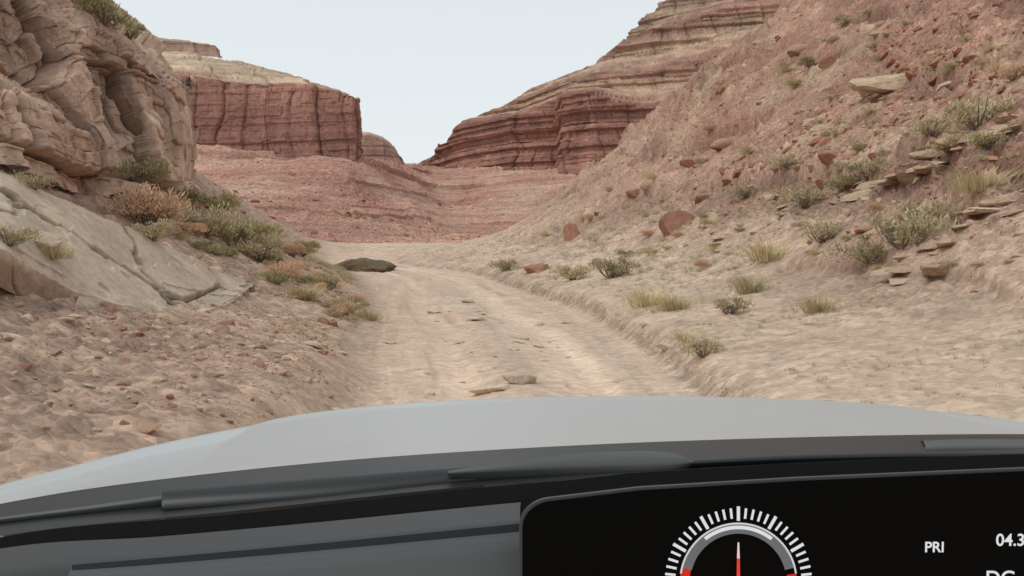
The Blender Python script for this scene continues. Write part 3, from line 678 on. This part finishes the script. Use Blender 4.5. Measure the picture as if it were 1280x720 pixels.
M_dash=simple('dash_vinyl',(.062,.064,.066),.6,0,.3,bump=.5,bs=900)  # dark dash colours stand in for shade, as no roof is modelled
M_dash2=simple('dash_panel',(.08,.083,.086),.6,0,.3,bump=.5,bs=900)
M_slot=simple('slot_shadow',(.022,.022,.023),.7,0,.1)
M_dark=simple('dark_recess',(.003,.003,.0035),.8,0,.04)  # near-black colour paints in cabin shade under the open sky
M_rim=simple('display_rim',(.05,.052,.055),.45)
M_screen=simple('display_glass',(.002,.002,.002),.5,0,.05)
def em(n,c,s=1): return simple(n,(0,0,0),.6,0,0,emit=c,es=s)
M_white=em('lit_white',(.72,.73,.75)); M_grey=em('lit_grey',(.14,.145,.15)); M_red=em('lit_red',(.6,.03,.02))
car=bpy.data.objects.new('car',None); C.objects.link(car)
tag(car,'silver car seen from inside, its dusty hood, wipers and dark dashboard with lit round gauge','car')
def patch_(name,rows,nu,nv,mat,parent=car,rowlin=False,dfun=None):
    G=np.array([[P(*q) for q in r] for r in rows]); G=cr(G,nu,1); G=cr(G,nv,0,linear=rowlin)
    if dfun is not None: G=dfun(G)
    f=gridfaces(nv,nu)
    n=normals(G)
    if (n[...,2]-.3*n[...,1]).mean()<0: f=f[:,::-1]
    return link(name,mkmesh(name,G.reshape(-1,3),f),mat,parent)
hx=[-260,-120,0,100,200,300,400,500,620,740,860,1000,1100,1200,1280,1420,1600]
front=[700,638,604,578,553,533,516,506,499,497,497,501,507,516,527,552,620]
rear=[690,655,631,613,598,587,579,571,563,557,552,548,546,545,544,546,560]
yf=[1.2,1.3,1.45,1.6,1.75,1.88,2.0,2.08,2.15,2.2,2.22,2.22,2.2,2.15,2.1,1.9,1.6]
yr=[.95,1.0,1.05,1.08,1.1,1.12,1.14,1.16,1.18,1.19,1.2,1.2,1.2,1.2,1.19,1.16,1.1]
rowF=list(zip(hx,front,yf)); rowR=list(zip(hx,rear,yr))
def mixr(t): return [(a, r+(f_-r)*(1-(1-t)**1.25), y0+(y1-y0)*t) for a,f_,r,y0,y1 in zip(hx,front,rear,yr,yf)]
def hoodd(G):
    nv,nu=G.shape[:2]; U=np.broadcast_to(np.linspace(0,16,nu)[None],(nv,nu)); V=np.broadcast_to(np.linspace(0,8,nv)[:,None],(nv,nu))
    t=np.clip((V-1)/4,0,1); fade=np.clip((5.2-V)/1.6,0,1)*np.clip(V-.6,0,1)
    c=4.0+1.35*t; s=1/(1+np.exp(-(U-c)/.07))
    c2=14.6-2.4*t; s2=1/(1+np.exp((U-c2)/.07))
    G=G.copy(); G[...,2]+=(.026*s*s2-.026)*fade
    return G
patch_('hood',[sk(rowR,14,-.01),rowR,mixr(.3),mixr(.6),mixr(.85),rowF,sk(rowF,30,.16),sk(rowF,160,.28),sk(rowF,420,.3)],640,140,M_paint,dfun=hoodd)
def strip(name,top,bot,mat,parent=car,thick=.004):
    n=90; T_=cr(np.array([P(*q) for q in top]),n); B_=cr(np.array([P(*q) for q in bot]),n)
    d=np.array([0,-thick,thick*.6]); a=T_; b_=T_*.8+B_*.2+d; c=T_*.2+B_*.8+d; e=B_
    g_=np.stack([a,b_,c,e,e+np.array([0,thick,-thick*3]),a+np.array([0,thick*2,-thick*3])],0)
    m=mkmesh(name,g_.reshape(-1,3),gridfaces(6,n)); return link(name,m,mat,parent)
ctop=[(-260,688,.98),(0,629,1.04),(210,597,1.08),(500,569,1.14),(860,550,1.17),(1280,542,1.17),(1600,556,1.1)]
cbot=[(-260,735,.86),(0,670,.92),(300,638,.94),(640,603,.96),(900,588,.97),(1280,575,.97),(1600,590,.95)]
cmid=[(a+(c-a)*.5,(b+d)/2,(e+f_)/2-.005) for (a,b,e),(c,d,f_) in zip(ctop,cbot)]
patch_('cowl_panel',[sk(ctop,12,.03),ctop,cmid,cbot],120,24,M_cowl,rowlin=True)
wp=[(205,612,.985),(400,596,1.0),(560,584,1.01),(640,578,1.02)]; wq=[(205,640,.955),(400,624,.965),(560,606,.98),(640,600,.985)]
w1=strip('wiper',wp,wq,M_wip,thick=.006)
strip('wiper_cover',[(560,592,.99),(640,576,1.0),(740,566,1.02),(830,565,1.03),(863,580,1.0)],[(562,598,.985),(640,597,.98),(740,594,.985),(830,591,.99),(864,584,.995)],M_wip2,thick=.014,parent=w1)
strip('wiper_blade',[(0,648,.97),(120,632,.98),(215,618,.985)],[(0,654,.965),(120,640,.97),(215,628,.975)],M_wip2,thick=.008,parent=w1)
w2=strip('wiper',[(862,577,1.0),(1000,570,1.01),(1160,566,1.02),(1400,566,1.02)],[(862,584,.99),(1000,578,1.0),(1160,574,1.0),(1400,574,1.0)],M_wip,thick=.008)
strip('wiper_blade',[(1150,551,1.12),(1220,549,1.12),(1400,550,1.12)],[(1155,562,1.05),(1220,560,1.05),(1400,562,1.05)],M_wip2,thick=.006,parent=w2)
def drow(l,Y): return [(a,b,Y) for a,b in l]
patch_('dashboard_base',[drow([(-300,760),(0,672),(300,642),(640,606),(900,590),(1280,577),(1600,592)],.915),drow([(-300,790),(0,694),(300,668),(640,634),(900,616),(1280,604),(1600,620)],.80),drow([(-300,900),(0,860),(300,840),(640,820),(900,800),(1280,800),(1600,800)],.79)],100,12,M_dark,rowlin=True)
da=patch_('dashboard',[drow([(-300,752),(0,689),(200,674),(400,656),(600,636),(690,628)],.80),drow([(-300,748),(0,686),(200,671),(400,653),(600,633),(690,625)],.795),
  drow([(-300,765),(0,697),(200,686),(400,668),(600,648),(690,640)],.74),drow([(-300,790),(0,712),(200,698),(400,680),(600,660),(690,652)],.71),drow([(-300,830),(0,760),(200,740),(400,720),(600,700),(690,690)],.70)],120,40,M_dash)
patch_('defroster_slot',[drow([(90,706),(200,697),(400,679),(655,654)],.695),drow([(90,713),(200,705),(400,688),(655,664)],.69)],60,6,M_slot,parent=da,rowlin=True)
patch_('lower_panel',[drow([(88,712),(200,704),(400,687),(655,663)],.692),drow([(84,724),(200,715),(400,698),(655,674)],.675),drow([(84,900),(200,900),(400,900),(655,900)],.62)],60,16,M_dash2,parent=da,rowlin=True)
YD=.62; MP=YD/F
def poly(name,pts,Y,mat,parent,thick=0):
    v=[tuple(P(a,b,Y)) for a,b in pts]; n=len(v); f=[list(range(n))]
    if thick:
        v+= [(x,y+thick,z) for x,y,z in v]; f+=[[i,i+n,(i+1)%n+n,(i+1)%n] for i in range(n)]
    m=bpy.data.meshes.new(name); m.from_pydata(v,[],f); m.update(); return link(name,m,mat,parent)
def corner(x0,y0,r):
    pts=[]
    for k in range(13):
        a=math.pi-k/12*(math.pi/2-.06); pts.append((x0+r*1.2+math.cos(a)*r*1.2,y0+r-math.sin(a)*r))
    return pts
out=[(649,1000)]+corner(649,622,36)+[(800,609),(1000,597),(1280,585),(1500,577),(1500,1000)]
inn=[(653,1000)]+corner(653,626,34)+[(800,613),(1000,601),(1280,589),(1490,581),(1490,1000)]
dis=poly('instrument_display',out,YD,M_rim,car,thick=.003)
poly('screen',inn,YD-.002,M_screen,dis)
poly('display_back',[(649,1000)]+corner(651,625,34)+[(800,612),(1000,600),(1280,588),(1495,580),(1495,1000)],YD+.004,M_dark,dis,thick=.05)
strip('display_hood',[(672,612,.80),(800,601,.80),(1000,590,.80),(1280,578,.80),(1500,575,.80)],[(660,632,.68),(800,617,.68),(1000,605,.68),(1280,593,.68),(1500,585,.68)],M_dark,parent=dis,thick=.002)
GX,GY=923,727
def ring(name,r0,r1,a0,a1,mat,Y,n=40,parent=dis):
    v=[];f=[]
    for k in range(n+1):
        a=math.radians(a0+(a1-a0)*k/n)
        for r in (r0,r1): v.append(tuple(P(GX+math.cos(a)*r,GY-math.sin(a)*r,Y)))
        if k: f.append([2*k-2,2*k-1,2*k+1,2*k])
    m=bpy.data.meshes.new(name); m.from_pydata(v,[],f); m.update(); return link(name,m,mat,parent)
v=[];f=[]
for k in range(41):
    a=math.radians(-30+k*6); major=k%5==0; r0,r1,hw=(76,94,2.0) if major else (79,92,1.5)
    ca,sa=math.cos(a),math.sin(a); o=len(v)
    for r,h_ in ((r0,-hw),(r0,hw),(r1,hw),(r1,-hw)): v.append(tuple(P(GX+ca*r-sa*h_,GY-sa*r-ca*h_,YD-.0035)))
    f.append([o,o+1,o+2,o+3])
m=bpy.data.meshes.new('gauge_ticks'); m.from_pydata(v,[],f); link('gauge_ticks',m,M_white,dis)
ring('gauge_ring',60,72,14,166,M_grey,YD-.003)
ring('gauge_rim',71.5,73.8,8,172,em('lit_soft',(.6,.61,.63)),YD-.0035)
ring('gauge_highlight',65.5,70,52,128,M_white,YD-.0038)
ring('gauge_red_zone',61,73,166,200,M_red,YD-.003); ring('gauge_red_zone',61,73,-20,8,M_red,YD-.003)
poly('needle',[(920.5,735),(921.2,698),(924.8,698),(925.5,735)],YD-.0045,em('lit_needle',(.7,.06,.04)),dis)
poly('needle_tip',[(921.2,698),(922,678),(924,678),(924.8,698)],YD-.0045,em('lit_needle_tip',(.8,.6,.56)),dis)
def text(s,px,py,h,mat):
    cu=bpy.data.curves.new('reading','FONT'); cu.body=s; cu.size=h*MP/.7; cu.align_x='CENTER'; cu.offset=.00022
    t=bpy.data.objects.new('reading',cu); C.objects.link(t); dg=bpy.context.evaluated_depsgraph_get(); me=bpy.data.meshes.new_from_object(t.evaluated_get(dg)); bpy.data.objects.remove(t)
    me.materials.clear(); o=link('reading',me,mat,dis); o.location=P(px,py,YD-.003); o.rotation_euler=(math.pi/2,0,0)
text('PRI',1168,690,13,M_white); text('04.3',1263,682,15,M_white); text('DC',1250,731,18,M_white)
# ---------------------------------------------------------------- light and camera
sc=bpy.context.scene
wd=bpy.data.worlds.new('World'); sc.world=wd; wd.use_nodes=True; nt=wd.node_tree; bg=nt.nodes['Background']
sky=N(nt,'ShaderNodeTexSky',sky_type='NISHITA'); sky.sun_disc=False; el=math.radians(52)
sd=Vector((-.45,-.35,0)).normalized(); sky.sun_elevation=el; sky.sun_rotation=math.atan2(sd.x,sd.y); sky.dust_density=3
tc=N(nt,'ShaderNodeTexCoord'); sx=N(nt,'ShaderNodeSeparateXYZ'); nt.links.new(tc.outputs['Generated'],sx.inputs[0])
rp=N(nt,'ShaderNodeValToRGB'); nt.links.new(sx.outputs[2],rp.inputs[0]); rp.color_ramp.elements[0].position=.05; rp.color_ramp.elements[0].color=(.78,.82,.83,1); rp.color_ramp.elements[1].position=.5; rp.color_ramp.elements[1].color=(.66,.72,.745,1)
sc10=N(nt,'ShaderNodeVectorMath',operation='SCALE'); sc10.inputs['Scale'].default_value=10; nt.links.new(rp.outputs[0],sc10.inputs[0])
mx=N(nt,'ShaderNodeMixRGB'); mx.inputs[0].default_value=.93; nt.links.new(sky.outputs[0],mx.inputs[1]); nt.links.new(sc10.outputs[0],mx.inputs[2])
nt.links.new(mx.outputs[0],bg.inputs[0]); bg.inputs[1].default_value=.112
su=bpy.data.lights.new('sun','SUN'); su.energy=.95; su.angle=math.radians(22); su.color=(1,.975,.94); so=bpy.data.objects.new('sun',su); C.objects.link(so)
so.rotation_euler=Vector((sd.x*math.cos(el),sd.y*math.cos(el),math.sin(el))).to_track_quat('Z','Y').to_euler()
cd=bpy.data.cameras.new('camera'); cd.sensor_width=36; cd.lens=F*36/1280; cd.clip_start=.05; cd.clip_end=9000
co=bpy.data.objects.new('camera',cd); C.objects.link(co); co.location=(0,0,CZ); co.rotation_euler=(math.pi/2-TH,0,0); sc.camera=co
sc.view_settings.view_transform='Standard'; sc.view_settings.look='None'; sc.view_settings.exposure=0
